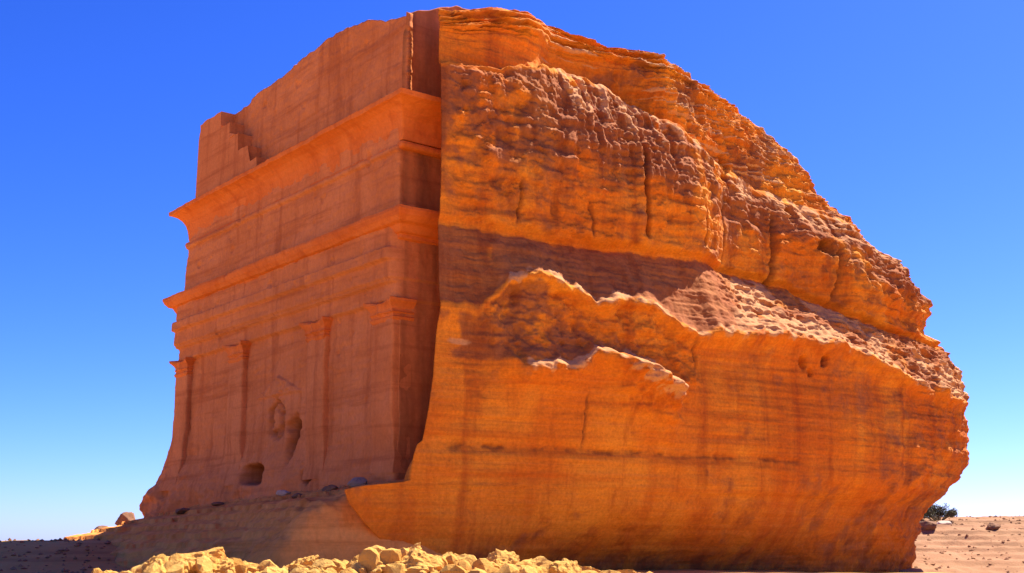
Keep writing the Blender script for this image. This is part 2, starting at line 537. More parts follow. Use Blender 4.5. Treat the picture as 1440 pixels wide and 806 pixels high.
def build_rock():
    # heights, denser towards the rounded top
    zz = np.concatenate([np.linspace(0.2, 16.2, 470), np.linspace(16.225, 18.1, 76)])
    nph = 980
    nfront = 760
    # dense on the visible half (front and right end), coarse behind
    t = np.concatenate([np.linspace(0, 0.60, nfront), np.linspace(0.60, 1.0, nph - nfront + 1)[1:]])
    rows, A, SS, NRM = [], [], [], []
    fine = np.linspace(math.pi / 2, -math.pi / 2, 1601)
    cF = np.abs(np.cos(fine)) ** (2 / PEXP)
    sF = np.sign(np.sin(fine)) * np.abs(np.sin(fine)) ** (2 / PEXP)
    for z in zz:
        s0 = tab(S0_T, z)
        L = tab(L_T, z)
        W = w_of(z)
        s = s0 + (L - s0) * cF
        n = -W / 2 + W / 2 * sF
        arc = np.concatenate([[0], np.cumsum(np.hypot(np.diff(s), np.diff(n)))])
        u = t * arc[-1]
        si = np.interp(u, arc, s)
        ni = np.interp(u, arc, n)
        ds = np.gradient(si, u)
        dn = np.gradient(ni, u)
        ln = np.hypot(ds, dn) + 1e-9
        rows.append(np.stack([si, ni], -1))
        A.append(s0 + u)
        NRM.append(np.stack([-dn / ln, ds / ln], -1))
    Q = np.array(rows)
    A = np.array(A)
    NR = np.array(NRM)
    Z = np.repeat(zz[:, None], nph, 1)
    D = macro(A, Z)
    base = O0 + Q[..., :1] * E1 + Q[..., 1:] * NN
    base[..., 2] = Z
    nrm = NR[..., :1] * E1 + NR[..., 1:] * NN
    P0 = base + nrm * D[..., None]
    px, py, pz = P0[..., 0], P0[..., 1], P0[..., 2]

    wob = 0.14 * pnoise(xyz(A * 1.1, Z * 0.05, 3.0)) + 0.09 * pnoise(xyz(A * 3.1, Z * 0.1, 8.0)) + 0.02 * pnoise(xyz(A * 7.0, Z * 0.1, 5.0))
    zl = tab(LIP, A) + wob
    zc = tab(CLB, A) + 0.7 * wob
    zr = tab(RIBT, A) + wob
    z2 = tab(LIP2, A) + 1.2 * wob
    ledge = sst(-0.05, 0.15, (Z - zl)) * sst(-0.05, 0.15, (zc - Z))
    cliff = sst(0, 0.25, Z - zc) * sst(0, 0.3, zr - Z)
    topb = sst(0.0, 0.3, Z - zr)
    low = sst(0, 0.3, zl - Z)
    right = sst(15, 21, A)
    cut = sst(0.0, 0.7, A - tab(S0_T, Z))                # the cut edge next to the facade stays fairly clean
    # relief
    lay = fbm(xyz(px * 0.10, py * 0.10, pz * 2.4), 4, 0.6)
    lay2 = fbm(xyz(px * 0.25, py * 0.25, pz * 7.5), 3, 0.6)
    lump = fbm(xyz(px * 0.55, py * 0.55, pz * 0.6), 4, 0.5)
    ribs = ridge(xyz(A * 1.15 + 0.25 * lump, pz * 0.16, 2.0), 4, 0.55)
    ribs = ribs - ribs.mean()
    rough = fbm(xyz(px * 2.3, py * 2.3, pz * 2.8), 5, 0.6)
    pits = np.maximum(0, pnoise(xyz(px * 1.9, py * 1.9, pz * 1.3)) - 0.25) * sst(-0.2, 0.35, pnoise(xyz(px * 0.4, py * 0.4, pz * 0.35) + 9))
    blocky = np.round(2.2 * fbm(xyz(A * 0.9, pz * 2.0, 4.0), 2)) / 2.2
    upper = sst(0.15, 0.75, (Z - zc) / np.maximum(zr - zc, 0.5)) * cliff
    d = lerp(0.10, 0.045, low) * (1 - 0.6 * ledge) * lump + 0.035 * lay * (1 - 0.8 * low)
    ribz = 0.35 + 0.65 * sst(3.6, 5.0, A) * sst(9.5, 8.0, A)
    chop = np.abs(pnoise(xyz(px * 1.1 + 0.3 * rough, py * 1.1, pz * 2.6))) - 0.2
    joint = np.round(3.0 * pnoise(xyz(A * 0.55, pz * 0.35, 14.0)) + 0.4 * rough) / 3.0
    bedq = fbm(xyz(px * 0.3, py * 0.3, pz * 2.2), 3, 0.6)
    bedq = lerp(bedq, np.round(bedq * 5) / 5, 0.85)
    flut = ridge(xyz(A * 2.3 + 0.35 * lump, pz * 0.22, 27.0), 3, 0.5) - 0.75
    d = d + cliff * (0.05 * ribz * ribs + 0.05 * lump + 0.030 * rough - 0.26 * pits + 0.12 * chop + 0.10 * joint + 0.06 * bedq) + upper * (0.10 * ribz * ribs + 0.16 * ribz * ribz * flut + 0.03 * rough + 0.10 * chop)
    far = sst(5.0, 9.0, A)
    capz = sst(17.0, 17.35, Z)
    d = d + topb * (lerp(0.02, 0.07, far) * lay + lerp(0.008, 0.035, np.maximum(far, capz)) * lay2 + lerp(0.015, 0.11, far) * rough + lerp(0.0, 0.05, far) * blocky + lerp(0.03, 0.10, far) * lump + 0.10 * far * ribs - 0.45 * far * pits)
    d = d + 0.16 * capz * np.sign(lay2) * sst(0.0, 0.2, np.abs(lay2)) * topb
    lr = sst(9.0, 11.5, A)
    d = d + ledge * 0.03 * fbm(xyz(A * 0.35 + 0.6 * Z, Z * 3.2, 13.0), 4, 0.55)
    d = d + ledge * (lerp(0.010, 0.03, lr) * rough + lerp(0.01, 0.03, lr) * blocky + lerp(0.02, 0.04, lr) * lay2 + lr * 0.10 * ridge(xyz(A * 0.9 + 1.3 * Z, Z * 2.6, 61.0), 3, 0.6))
    d = d + low * (0.012 * rough + 0.004 * lay2 + 0.012 * lay + 0.02 * ribs * sst(4.2, 3.8, Z) - 0.10 * pits * sst(0, 1, right + 0.2) + 0.02 * lump)
    d = d + low * (0.030 * bedq + 0.012 * np.round(3 * lay2) / 3 - 0.10 * np.maximum(0, pnoise(xyz(px * 3.1, py * 3.1, pz * 4.2)) - 0.42) * sst(-0.1, 0.4, lump) + 0.02 * chop)
    zone2 = sst(0, 0.2, Z - z2) * low * sst(0.5, 1.5, A) * (1 - sst(8, 9, A))
    d = d + zone2 * (0.12 * rough + 0.08 * lump + 0.06 * chop) + low * 0.06 * (rough + chop) * np.exp(-((Z - z2 + 0.3) / 0.4) ** 2) * sst(1.5, 2.5, A) * sst(8.5, 7.5, A)
    d = d + right * (0.05 * blocky + 0.09 * lump + 0.045 * rough + 0.05 * lay)
    d = d + right * (0.16 * np.exp(-((Z - 4.4) / 1.6) ** 2) + 0.20 * np.exp(-((Z - 10.9) / 0.7) ** 2) - 0.10 * np.exp(-((Z - 8.6) / 0.5) ** 2))   # the end swells into two rounded bulges
    # bed that weathers back, seam at 4.3 m, thin partings, cracks
    crack_and_shade = np.zeros_like(d)
    seamz = 4.28 + 0.07 * pnoise(xyz(A * 0.7, 1.0, 1.0)) + 0.05 * pnoise(xyz(A * 3.0, 1.0, 6.0)) + 0.0 * Z
    seamw = 0.05 + 0.09 * sst(-0.2, 0.5, pnoise(xyz(A * 2.3, 7.0, 2.0)))
    seam = np.exp(-((Z - seamz) / seamw) ** 2) * (0.08 + 0.92 * sst(-0.2, 0.4, pnoise(xyz(A * 1.1, 4.0, 2.0)) + 0.5 * pnoise(xyz(A * 4.5, 2.0, 2.0)))) * (1 - sst(11, 15, A))
    d = d - 0.10 * seam
    crack_and_shade = np.maximum(crack_and_shade, 0.55 * seam)
    for (a0, z0, a1, z1, w, dep) in ((7.22, 15.6, 7.1, 11.0, 0.075, 0.30), (14.05, 13.2, 13.55, 10.35, 0.11, 0.30), (4.36, 6.0, 4.22, 4.3, 0.035, 0.08),
                                     (2.6, 12.3, 2.45, 10.8, 0.05, 0.12), (5.0, 12.0, 5.1, 10.7, 0.05, 0.14), (9.6, 12.6, 9.5, 10.9, 0.05, 0.14),
                                     (16.6, 12.2, 16.3, 10.0, 0.08, 0.2), (8.3, 8.0, 8.45, 6.9, 0.05, 0.12), (11.2, 13.0, 11.0, 10.8, 0.05, 0.10)):
        tt = np.clip((Z - z0) / (z1 - z0), 0, 1)
        ax = a0 + (a1 - a0) * tt + 0.09 * pnoise(xyz(Z * 1.4, a0, 0.0)) + 0.03 * pnoise(xyz(Z * 6, a0, 3.0))
        inz = sst(z1 - 0.15, z1 + 0.25, Z) * sst(z0 + 0.1, z0 - 0.4, Z)
        g = np.exp(-((A - ax) / w) ** 2) * inz
        d = d - dep * g
        crack_and_shade = np.maximum(crack_and_shade, 0.6 * g)
    # hollows
    for (a0, z0, wa, wz, dep) in ((12.1, 14.7, 0.22, 0.32, 0.5), (16.1, 12.0, 0.30, 0.30, 0.7), (13.05, 7.5, 0.16, 0.20, 0.35), (14.0, 7.62, 0.18, 0.22, 0.40),
                                  (11.7, 13.9, 0.2, 0.2, 0.35), (13.4, 7.2, 0.12, 0.16, 0.2), (2.2, 11.9, 0.35, 0.25, 0.2), (15.0, 13.1, 0.25, 0.25, 0.4)):
        q = ((A - a0) / wa) ** 2 + ((Z - z0) / wz) ** 2 + 0.8 * rough
        d = d - dep * np.exp(-np.maximum(q, 0) ** 2)
    # small bedding cornices of the top
    d = d * (0.25 + 0.75 * cut)
    P = P0 + nrm * d[..., None]
    vz = -np.interp(A, [-0.5, 0.3, 1.2, 2.2, 3.3, 4.5, 6.0, 8.0, 10.0, 12.5], [1.05, 0.92, 0.55, 0.15, -0.15, -0.36, -0.36, -0.26, -0.12, 0.1]) * sst(15.2, 18.1, Z)
    vz = vz + (ledge * 0.05 * rough + right * 0.05 * lump + topb * 0.03 * rough) * cut
    P[..., 2] = P[..., 2] + vz
    # varnish stains and pale beds; sunlight on the crests is painted pale too
    pn = fbm(xyz(px * 0.5, py * 0.5, pz * 0.45), 4, 0.55)
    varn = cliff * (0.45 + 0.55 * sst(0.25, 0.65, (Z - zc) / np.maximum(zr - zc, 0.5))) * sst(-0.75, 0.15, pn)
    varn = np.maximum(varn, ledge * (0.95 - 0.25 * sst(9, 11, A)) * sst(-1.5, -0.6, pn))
    zone3 = sst(0, 0.3, zl - Z) * sst(6.2, 7.0, Z) * (1 - sst(8, 9, A))
    varn = np.maximum(varn, 0.75 * zone3 * sst(-0.3, 0.3, pn + 0.25 * sst(3.5, 1.5, A)))
    varn = np.maximum(varn, 0.55 * sst(13.5, 15.5, A) * sst(5.1, 4.3, Z) * sst(-0.5, 0.3, pn))
    varn = np.maximum(varn, 0.55 * topb * sst(-0.2, 0.5, pn) * sst(4, 8, A) + 0.3 * topb * sst(0.2, 0.6, pn) + 0.35 * right * topb)
    varn = np.maximum(varn, 0.42 * low * sst(0.0, 0.7, pn + 0.25 * sst(7, 13, A)))
    varn = np.maximum(varn, 0.55 * sst(2.0, 1.0, Z))  # colour darkens towards the foot
    pj = fbm(xyz(A * 2.2, Z * 2.5, 21.0), 3)
    pwid = 0.07 + 0.20 * sst(-0.3, 0.6, pj)
    pale = np.exp(-((Z - zl - 0.02) / pwid) ** 2) * sst(1.2, 1.7, A) * (0.25 + 0.75 * sst(-0.35, 0.15, pnoise(xyz(A * 1.7, 2.2, Z)) + 0.4 * pj))  # sun on the lip's crest, painted in as pale colour
    pale = pale * (0.55 + 0.45 * sst(-0.4, 0.4, rough))
    pale = np.maximum(pale, 0.9 * ledge * sst(9.2, 11.5, A) * sst(-0.5, 0.3, pn + 0.3 - 0.35 * (Z - zl)))
    pale = np.maximum(pale, np.exp(-((Z - z2 + 0.05 - 0.1 * sst(5, 6.5, A)) / (pwid + 0.22 * sst(5, 6.5, A))) ** 2) * sst(2.0, 2.4, A) * (1 - sst(7.2, 7.6, A + 0.3 * pj)) * sst(-0.8, -0.1, pj + 0.4 * sst(5, 6, A)))
    pe = 0.5 * pj + 0.35 * rough
    pale = np.maximum(pale, 0.9 * sst(4.9, 5.9, A + 0.4 * pe) * sst(7.8, 7.0, A + 0.6 * pe) * sst(z2 - 0.85, z2 - 0.3, Z + 0.35 * pe) * sst(z2 + 0.3, z2, Z) * sst(-0.55, 0.15, pe))
    pale = np.maximum(pale, 0.75 * sst(0.45, 0.95, (Z - zc) / np.maximum(zr - zc, 0.5)) * (Z < zr + 0.15) * sst(-0.35, 0.35, ribs + 0.4 * rough) * sst(2.5, 5.0, A))  # sun on the rib tops, painted pale
    pale = np.maximum(pale, 0.95 * topb * sst(0.15, 0.45, lay2) * sst(3, 6, A))
    pale = np.maximum(pale, 0.9 * np.exp(-((A - 0.35) / 0.35) ** 2 - ((Z - 7.1) / 0.1) ** 2))
    tone = np.clip(0.30 * low * sst(6.0, 10.5, A) + 0.45 * low * fbm(xyz(A * 0.35, Z * 0.55, 40.0), 4, 0.55) + 0.35 * low * sst(0.05, 0.5, fbm(xyz(A * 1.3, Z * 0.10, 41.0), 4, 0.6))
                   + 0.45 * (1 - low) * sst(0.0, 0.5, fbm(xyz(A * 0.5, Z * 0.9, 42.0), 3)), 0, 1)
    crk = np.clip(crack_and_shade + 0.5 * cliff * sst(0.1, 0.35, pits), 0, 1)
    nz, nc = P.shape[:2]

    # left closure: the clean cut next to the block, then back through the rock
    extra = []
    for i in range(nz):
        p = P[i, 0]
        z = p[2]
        zz_ = min(max(z, 0.2), 18.1)
        if zz_ > 17.35:                                          # rock over the slot top, added to shade the side wall
            c2 = C0 + RD * 0.25 + SD * 0.40
            c3 = C0 + RD * 1.2 + FD * 0.3
            c4 = C0 + RD * 2.6 + FD * 9.0
        elif zz_ > 3.2:
            op = sst(3.3, 5.0, zz_)
            c2 = p - SD * 0.55 + RD * lerp(0.15, 0.85, op)       # the slot widens behind the rock's edge
            c3 = C0 + RD * 2.3 + FD * 0.3
            fl_ = 13.0 if zz_ < 15 else 9.0
            c4 = C0 + RD * 2.6 + FD * fl_
        else:
            c2 = p + FD * 2.2 + RD * 1.9
            c3 = C0 + RD * 0.8 + FD * 6
            c4 = C0 + RD * 1.0 + FD * 13.0
        row = [np.array([c[0], c[1], z]) for c in (c4, c3, c2)]
        for f in np.linspace(0, 1, 9)[:-1]:
            q = p + (c2 - p) * (1 - f)
            row.append(np.array([q[0], q[1], z]))
        extra.append(row[:2] + row[3:])
    extra = np.array(extra)
    ne = extra.shape[1]
    ex_rough = 0.05 * fbm(extra * 1.3, 3)
    extra = extra - RD * ex_rough[..., None] * (np.arange(ne) > 3)[None, :, None]
    P = np.concatenate([extra, P], 1)

    def pad(x):
        return np.concatenate([np.zeros((nz, ne)), x], 1)
    varn, pale, crk, tone = pad(varn), pad(pale), pad(crk), pad(tone)
    nc = P.shape[1]
    # rounded closure over the top (rings that draw in and rise a little)
    ctr = P[-1].mean(0)
    caps = []
    for k, f in enumerate((0.97, 0.92, 0.84, 0.72, 0.55, 0.35, 0.12)):
        R = ctr + (P[-1] - ctr) * f
        R[:, 2] = P[-1][:, 2] * f + (1 - f) * ctr[2] + 0.15 * (1 - f * f) ** 0.8 + 0.05 * fbm(xyz(R[:, 0], R[:, 1], 3.0), 3) * (1 - f)
        caps.append(R)
    P = np.concatenate([P, np.array(caps)], 0)

    def ext(x, v=0.3):
        return np.concatenate([x, np.full((len(caps), nc), v)], 0)
    varn, pale, crk, tone = ext(varn), ext(pale, 0.2), ext(crk, 0), ext(tone, 0)
    nz = P.shape[0]
    quads = grid_quads(nz, nc, True)
    top = np.arange(nc) + (nz - 1) * nc
    ctr_i = nz * nc
    tris = np.stack([top, np.roll(top, -1), np.full(nc, ctr_i)], -1)
    V = np.concatenate([P.reshape(-1, 3), P[-1].mean(0)[None]], 0)
    at = {k: np.concatenate([v.reshape(-1), [0]]) for k, v in (('varnish', varn), ('pale', pale), ('crack_and_shade', crk), ('tone', tone))}
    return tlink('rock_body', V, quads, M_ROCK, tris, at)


build_rock()

# ------------------------------------------------------------------ the carved block
UL = np.array([(2.0, 16.6), (3.1, 16.35), (4.5, 16.1), (6.1, 15.8), (8.0, 15.62), (10.3, 15.55), (13.2, 15.35), (13.6, 14.75), (14.6, 14.35), (18.2, 14.3)])


def front_batter(u, z):
    """rough, unfinished foot of the facade: leans out towards the ground and to the left"""
    return 0.55 * sst(5.2, 3.0, z) * sst(3, 9, u) * 0.5 + 0.5 * sst(7.0, 3.0, z) ** 1.5 * sst(12.5, 16.5, u) + 0.12 * sst(4.6, 3.4, z)


def wall_depth(u, z):
    er = fbm(xyz(u * 0.9, z * 0.9, 5.0), 4, 0.55)
    er2 = fbm(xyz(u * 3.2, z * 3.8, 15.0), 4, 0.6)
    bed = fbm(xyz(u * 0.22, z * 5.5, 18.0), 3, 0.6)
    pock = np.maximum(0, pnoise(xyz(u * 2.1, z * 2.1, 19.0)) - 0.42)
    d = 0.045 * er + 0.014 * er2 + 0.012 * bed - 0.28 * pock * sst(-0.3, 0.3, er) + front_batter(u, z) * (1 + 0.35 * er)
    # entablature: three plain bands under the lower cornice
    d = d + 0.16 * sst(8.52, 8.56, z) + 0.13 * sst(9.02, 9.06, z) + 0.07 * sst(9.13, 9.16, z) + 0.14 * sst(9.66, 9.70, z) - 0.16 * sst(10.02, 10.06, z)
    d = d - 0.22 * sst(10.9, 11.0, z)
    d = d + 0.10 * sst(12.95, 13.0, z) - 0.10 * sst(13.12, 13.16, z)
    # attic behind the stepped merlons
    d = d - 0.35 * sst(14.45, 14.55, z)
    d = d + 0.05 * fbm(xyz(u * 0.35, z * 0.5, 12.0), 3) * sst(14.5, 15.5, z)
    # worn hollows round the doorway
    er = er + 1.1 * er2
    r1 = np.hypot((u - 7.25) / 0.40, (z - 5.72) / 0.50) + 0.30 * er
    c_ring = np.exp(-((r1 - 1.0) / 0.30) ** 2) * sst(-0.9, 0.1, (u - 7.25) * 1.0 - 0.25 * (z - 5.72) + 0.35 * (z < 5.7) + 0.15)
    d = d - 0.30 * c_ring * np.clip(0.8 + 0.5 * er, 0.1, 1.5)
    h2 = np.exp(-np.maximum(0, ((u - 6.15 + 0.25 * (z - 4.9)) / 0.25) ** 2 + ((z - 4.95) / 0.60) ** 2 + 0.4 * er) ** 2)
    d = d - 0.65 * h2
    h2b = np.exp(-np.maximum(0, ((u - 6.1) / 0.38) ** 2 + ((z - 5.35) / 0.2) ** 2 + 0.3 * er) ** 2)
    d = d - 0.35 * h2b
    h3 = np.exp(-np.maximum(0, ((u - 8.55) / 0.72) ** 4 + ((z - 3.93 - 0.05 * (u - 8.5)) / 0.31) ** 4 + 0.45 * er) ** 2)
    d = d - 1.05 * h3
    h4 = np.exp(-np.maximum(0, ((u - 4.9) / 0.3) ** 2 + ((z - 3.75) / 0.22) ** 2 + 0.5 * er) ** 2)
    d = d - 0.4 * h4
    # low relief of the worn door surround
    inside = sst(5.75, 5.85, u) * sst(8.75, 8.65, u) * sst(6.55, 6.45, z + 0.0 * u) * sst(3.6, 4.3, z)
    ped = sst(0.0, 0.06, (6.5 + 0.62 * (1 - np.abs(u - 7.25) / 1.55)) - z) * sst(6.42, 6.5, z) * sst(1.6, 1.5, np.abs(u - 7.25))
    d = d + 0.05 * inside + 0.11 * ped * (0.6 + 0.4 * sst(-0.4, 0.4, er))
    hol = np.clip(0.75 * np.maximum.reduce([c_ring * 0.55, h2, h2b * 0.8, h3 * 0.9, h4 * 0.8]), 0, 1)  # recesses coloured darker, following their depth masks
    return d, hol


def ztop(u):
    return 18.02 - 0.25 * sst(10.2, 11.4, u) + 0.10 * pnoise(xyz(u * 0.8, 3.0, 1.0)) + 0.05 * pnoise(xyz(u * 3.0, 5.0, 1.0)) - 0.62 * sst(3.0, 0.1, u) + 0.34 * np.exp(-((u - 5.2) / 2.6) ** 2)


def build_wall():
    nz = 460
    side = np.linspace(3.0, 0.06, 60)
    cu = 430
    nl = 36
    z0 = 1.9
    vv = np.linspace(0, 1, nz)
    tcol = np.linspace(0.0, 1.0, cu)
    P = np.zeros((nz, len(side) + cu + nl, 3))
    H = np.zeros(P.shape[:2])
    # side wall
    R_, V_ = np.meshgrid(side, vv)
    zs = z0 + V_ * (ztop(np.zeros(1))[0] + 0.42 * np.clip(R_, 0, 2) + 0.05 * pnoise(xyz(R_ * 2.5, 3.0, 9.0)) - z0)
    ds = 0.04 * fbm(xyz(R_ * 1.2, zs * 0.8, 21.0), 4)
    rec = 0.22 * sst(10.9, 11.0, zs) + 0.25 * sst(14.45, 14.55, zs) - 0.08 * sst(8.5, 8.56, zs) - 0.08 * sst(9.12, 9.16, zs)
    Ps = C0 + R_[..., None] * RD + SD * (ds - 0.6 * rec * np.maximum(sst(0.0, 0.2, R_), sst(17.1, 16.7, zs)))[..., None]
    # front
    T_, V2 = np.meshgrid(tcol, vv)
    U = np.zeros_like(T_)
    Zf = z0 + V2 * (18 - z0)
    for it in range(3):
        U = T_ * tab(UL, Zf)
        Zf = z0 + V2 * (ztop(U) - z0)
    lo = (1 - sst(0.985, 1.0, T_)) * 0 + 1
    U = U + 0.10 * fbm(xyz(1.0, Zf * 0.8, 40.0), 3) * sst(0.8, 1.0, T_) * sst(9, 6, Zf)
    d, hol = wall_depth(U, Zf)
    edge = 0.05 * np.exp(-(U / 0.06) ** 2) + 0.06 * np.exp(-((T_ - 1) * 15 / 0.08) ** 2)
    Pf = C0 + U[..., None] * FD - RD * (d - edge)[..., None]
    Pf[..., 2] = Zf
    Ps[..., 2] = zs
    # join side to front at the corner
    Ps[:, -1] = lerp(Ps[:, -1], Pf[:, 0], 0.0)
    # left side
    K = np.linspace(0.08, 3.2, nl)
    Pl = Pf[:, -1][:, None, :] + RD * K[None, :, None] + FD * (0.06 * fbm(xyz(K[None, :] * 1.1, Zf[:, -1][:, None], 60.0), 4) - 0.10 * K[None, :] * sst(2, 12, Zf[:, -1])[:, None])[..., None]
    Pl[..., 2] = Zf[:, -1][:, None]
    slot_shade = np.clip(0.30 + 0.45 * fbm(xyz(R_ * 1.6, zs * 0.16, 90.0), 4, 0.6), 0, 0.65) * sst(0.0, 0.12, R_)      # streaky dark tone, the slot's shade painted into the colour
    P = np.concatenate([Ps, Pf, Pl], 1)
    H = np.concatenate([slot_shade, hol, np.zeros((nz, nl))], 1)
    # top folds back over the rock
    rows = [P]
    last = P[-1]
    ctr = C0 + RD * 4.0 + FD * 6.5
    hs = [H]
    for f in (0.02, 0.07, 0.16, 0.3, 0.5, 0.75, 0.95):
        q = lerp(last, ctr[None, :], f)
        q[:, 2] = last[:, 2] - 0.05 - 0.9 * f - 0.06 * fbm(xyz(q[:, 0], q[:, 1], 70.0), 3)
        rows.append(q[None])
        hs.append(np.zeros((1, len(q))))
    P = np.concatenate(rows, 0)
    H = np.concatenate(hs, 0)
    tlink('facade_wall', P, grid_quads(P.shape[0], P.shape[1]), M_FAC, None, {'crack_and_shade': H})


build_wall()


def sweep_cornice(name, prof, zref, q_ratio, mat, u_left, seed, wear=0.03):
    """moulding carved round the block: prof = list of (projection, height), swept side - front - left side"""
    pr = np.array(prof, float)
    # resample the profile
    seg = np.concatenate([[0], np.cumsum(np.hypot(np.diff(pr[:, 0]), np.diff(pr[:, 1])))])
    k = max(20, int(seg[-1] / 0.035))
    w = np.unique(np.concatenate([np.linspace(0, seg[-1], k), seg]))
    pj = np.interp(w, seg, pr[:, 0])
    ph = np.interp(w, seg, pr[:, 1])
    ns, nf, nl = 40, 380, 26
    cols = []
    inner = -0.5
    for r in np.linspace(2.6, 0.0, ns):
        cols.append(('s', r))
    for u in np.linspace(0, 1, nf)[1:]:
        cols.append(('f', u))
    for r in np.linspace(0, 2.2, nl)[1:]:
        cols.append(('l', r))
    V = np.zeros((len(w), len(cols), 3))
    for j, (kind, t) in enumerate(cols):
        for_all = np.zeros((len(w), 3))
        if kind == 's':
            # the mitre: near the corner the side run follows its own projection out
            rr = t - np.maximum(pj, 0) * (1 - min(1, t / 1.2))
            for_all = C0 + rr[:, None] * RD + SD * (pj * q_ratio)[:, None]
        elif kind == 'f':
            uu = lerp(-np.maximum(pj, 0) * q_ratio, u_left + np.maximum(pj, 0), t)
            for_all = C0 + uu[:, None] * FD - RD * pj[:, None]
        else:
            for_all = C0 + (u_left + pj)[:, None] * FD + (t - np.maximum(pj, 0) * (1 - min(1, t / 1.2)))[:, None] * RD
        V[:, j] = for_all
        V[:, j, 2] = zref + ph
    n = fbm(V * np.array([1.1, 1.1, 2.2]) + seed, 5, 0.6)
    chip = np.maximum(0, pnoise(V * np.array([1.3, 1.3, 1.6]) + seed + 9) - 0.35)
    outw = np.clip(pj, 0, 1)[:, None] ** 0.5
    dirn = np.zeros_like(V)
    for j, (kind, t) in enumerate(cols):
        dirn[:, j] = SD if kind == 's' else (-RD if kind == 'f' else FD)
    V = V + dirn * ((n * wear - 0.22 * chip) * outw)[..., None]
    V[..., 2] += n * wear * 0.5 - 0.12 * chip * outw * sst(0.5, 1.0, np.linspace(0, 1, len(w)))[:, None]
    # back rail inside the rock closes the solid
    q = grid_quads(len(w), len(cols))
    tlink(name, V, q[:, ::-1], mat, None, {'crack_and_shade': np.zeros(V.shape[:2])})


# lower cornice: fillet, ovolo, deep corona
sweep_cornice('lower_cornice', [(-0.4, -0.78), (0.06, -0.78), (0.14, -0.74), (0.14, -0.62), (0.22, -0.60), (0.30, -0.46), (0.33, -0.40), (0.46, -0.36), (0.58, -0.22),
                                (0.64, -0.08), (0.64, 0.0), (0.2, 0.04), (-0.7, 0.05)], 11.05, 1.45, M_TRIM, 15.55, 3.0)
# torus band under the upper cornice, then the tall hollow cavetto
sweep_cornice('torus_band', [(-0.4, -0.14), (0.05, -0.14), (0.12, -0.10), (0.14, -0.02), (0.12, 0.06), (0.05, 0.10), (-0.4, 0.10)], 13.18, 1.5, M_TRIM, 15.35, 5.0, 0.02)
sweep_cornice('upper_cornice', [(-0.4, -1.20), (0.08, -1.20), (0.10, -1.02), (0.13, -0.80), (0.19, -0.60), (0.29, -0.42), (0.43, -0.28), (0.60, -0.19), (0.70, -0.16),
                                (0.72, -0.02), (0.70, 0.0), (0.2, 0.04), (-0.8, 0.05)], 14.5, 1.4, M_TRIM, 15.2, 7.0)


def build_pilaster(u0, u1):
    """shaft: subdivided slab with softened arrises, dying into the unfinished foot; capital: flared, horned block"""
    zs = np.linspace(3.6, 8.02, 110)
    ring = []
    w = u1 - u0
    pts = [(u0, -0.45)] + [(u0, d) for d in np.linspace(-0.2, 0.16, 6)] + [(u0 + 0.02, 0.19)] + [(u0 + w * f, 0.20) for f in np.linspace(0.06, 0.94, 16)] + \
          [(u1 - 0.02, 0.19)] + [(u1, d) for d in np.linspace(0.16, -0.2, 6)] + [(u1, -0.45)]
    pu = np.array([p[0] for p in pts])
    pd = np.array([p[1] for p in pts])
    U, Z = np.meshgrid(pu, zs)
    Dp, _ = np.meshgrid(pd, zs)
    fade = sst(4.0, 5.4, Z)
    fb = front_batter(U, Z)
    er = fbm(xyz(U * 1.3, Z * 1.0, 33.0), 4, 0.6)
    D = np.where(Dp > -0.3, Dp * lerp(0.25, 1.0, fade) + fb * 0.9 + 0.035 * er, Dp)
    U = U + 0.03 * er * (np.abs(Dp) < 0.3) + (U - (u0 + u1) / 2) * 0.03 * sst(8, 4, Z)
    V = C0 + U[..., None] * FD - RD * D[..., None]
    V[..., 2] = Z
    pil = tlink('pilaster', V, grid_quads(*V.shape[:2]), M_FAC, None, {'crack_and_shade': np.zeros(V.shape[:2])})
    # capital: sections (z, half-width grow, projection)
    secs = [(7.90, -0.05, 0.26), (7.96, 0.02, 0.30), (8.02, 0.04, 0.32), (8.05, 0.00, 0.28), (8.12, 0.00, 0.28), (8.16, 0.05, 0.34), (8.20, 0.03, 0.32), (8.26, 0.02, 0.32),
            (8.34, 0.06, 0.38), (8.42, 0.12, 0.46), (8.47, 0.17, 0.52), (8.54, 0.18, 0.54), (8.56, 0.16, 0.52)]
    rows = []
    for (z, g, pdn) in secs:
        pdn = (pdn - 0.02) * 0.8
        a, b = u0 - g, u1 + g
        horn = max(0, (z - 8.28) / 0.26)
        row = [(a, -0.5)] + [(a, d) for d in np.linspace(-0.1, pdn, 7)]
        for f in np.linspace(0, 1, 17)[1:-1]:
            dip = horn * 0.16 * math.sin(math.pi * f)
            boss = 0.10 * math.exp(-((f - 0.5) / 0.13) ** 2) * (1 if 8.1 < z < 8.5 else 0)
            row.append((lerp(a, b, f), pdn - dip + boss))
        row += [(b, d) for d in np.linspace(pdn, -0.1, 7)] + [(b, -0.5)]
        rows.append([(p[0], p[1], z - horn * 0.06 * math.sin(math.pi * min(1, max(0, (p[0] - a) / (b - a))))) for p in row])
    A = np.array(rows)
    n = fbm(xyz(A[..., 0] * 2.2, A[..., 2] * 2.2, 44.0), 3)
    A[..., 1] += 0.03 * n * (A[..., 1] > 0)
    A[..., 0] += 0.02 * n
    V = C0 + A[..., :1] * FD - RD * A[..., 1:2]
    V[..., 2] = A[..., 2]
    top = np.arange(V.shape[1]) + (V.shape[0] - 1) * V.shape[1]
    tris = np.array([(top[0], top[i], top[i + 1]) for i in range(1, len(top) - 1)])
    bot = np.arange(V.shape[1])
    tris = np.concatenate([tris, np.array([(bot[0], bot[i + 1], bot[i]) for i in range(1, len(bot) - 1)])])
    tlink('capital', V, grid_quads(*V.shape[:2]), M_TRIM, tris, {'crack_and_shade': np.zeros(V.shape[:2])}, pil, sm=False)


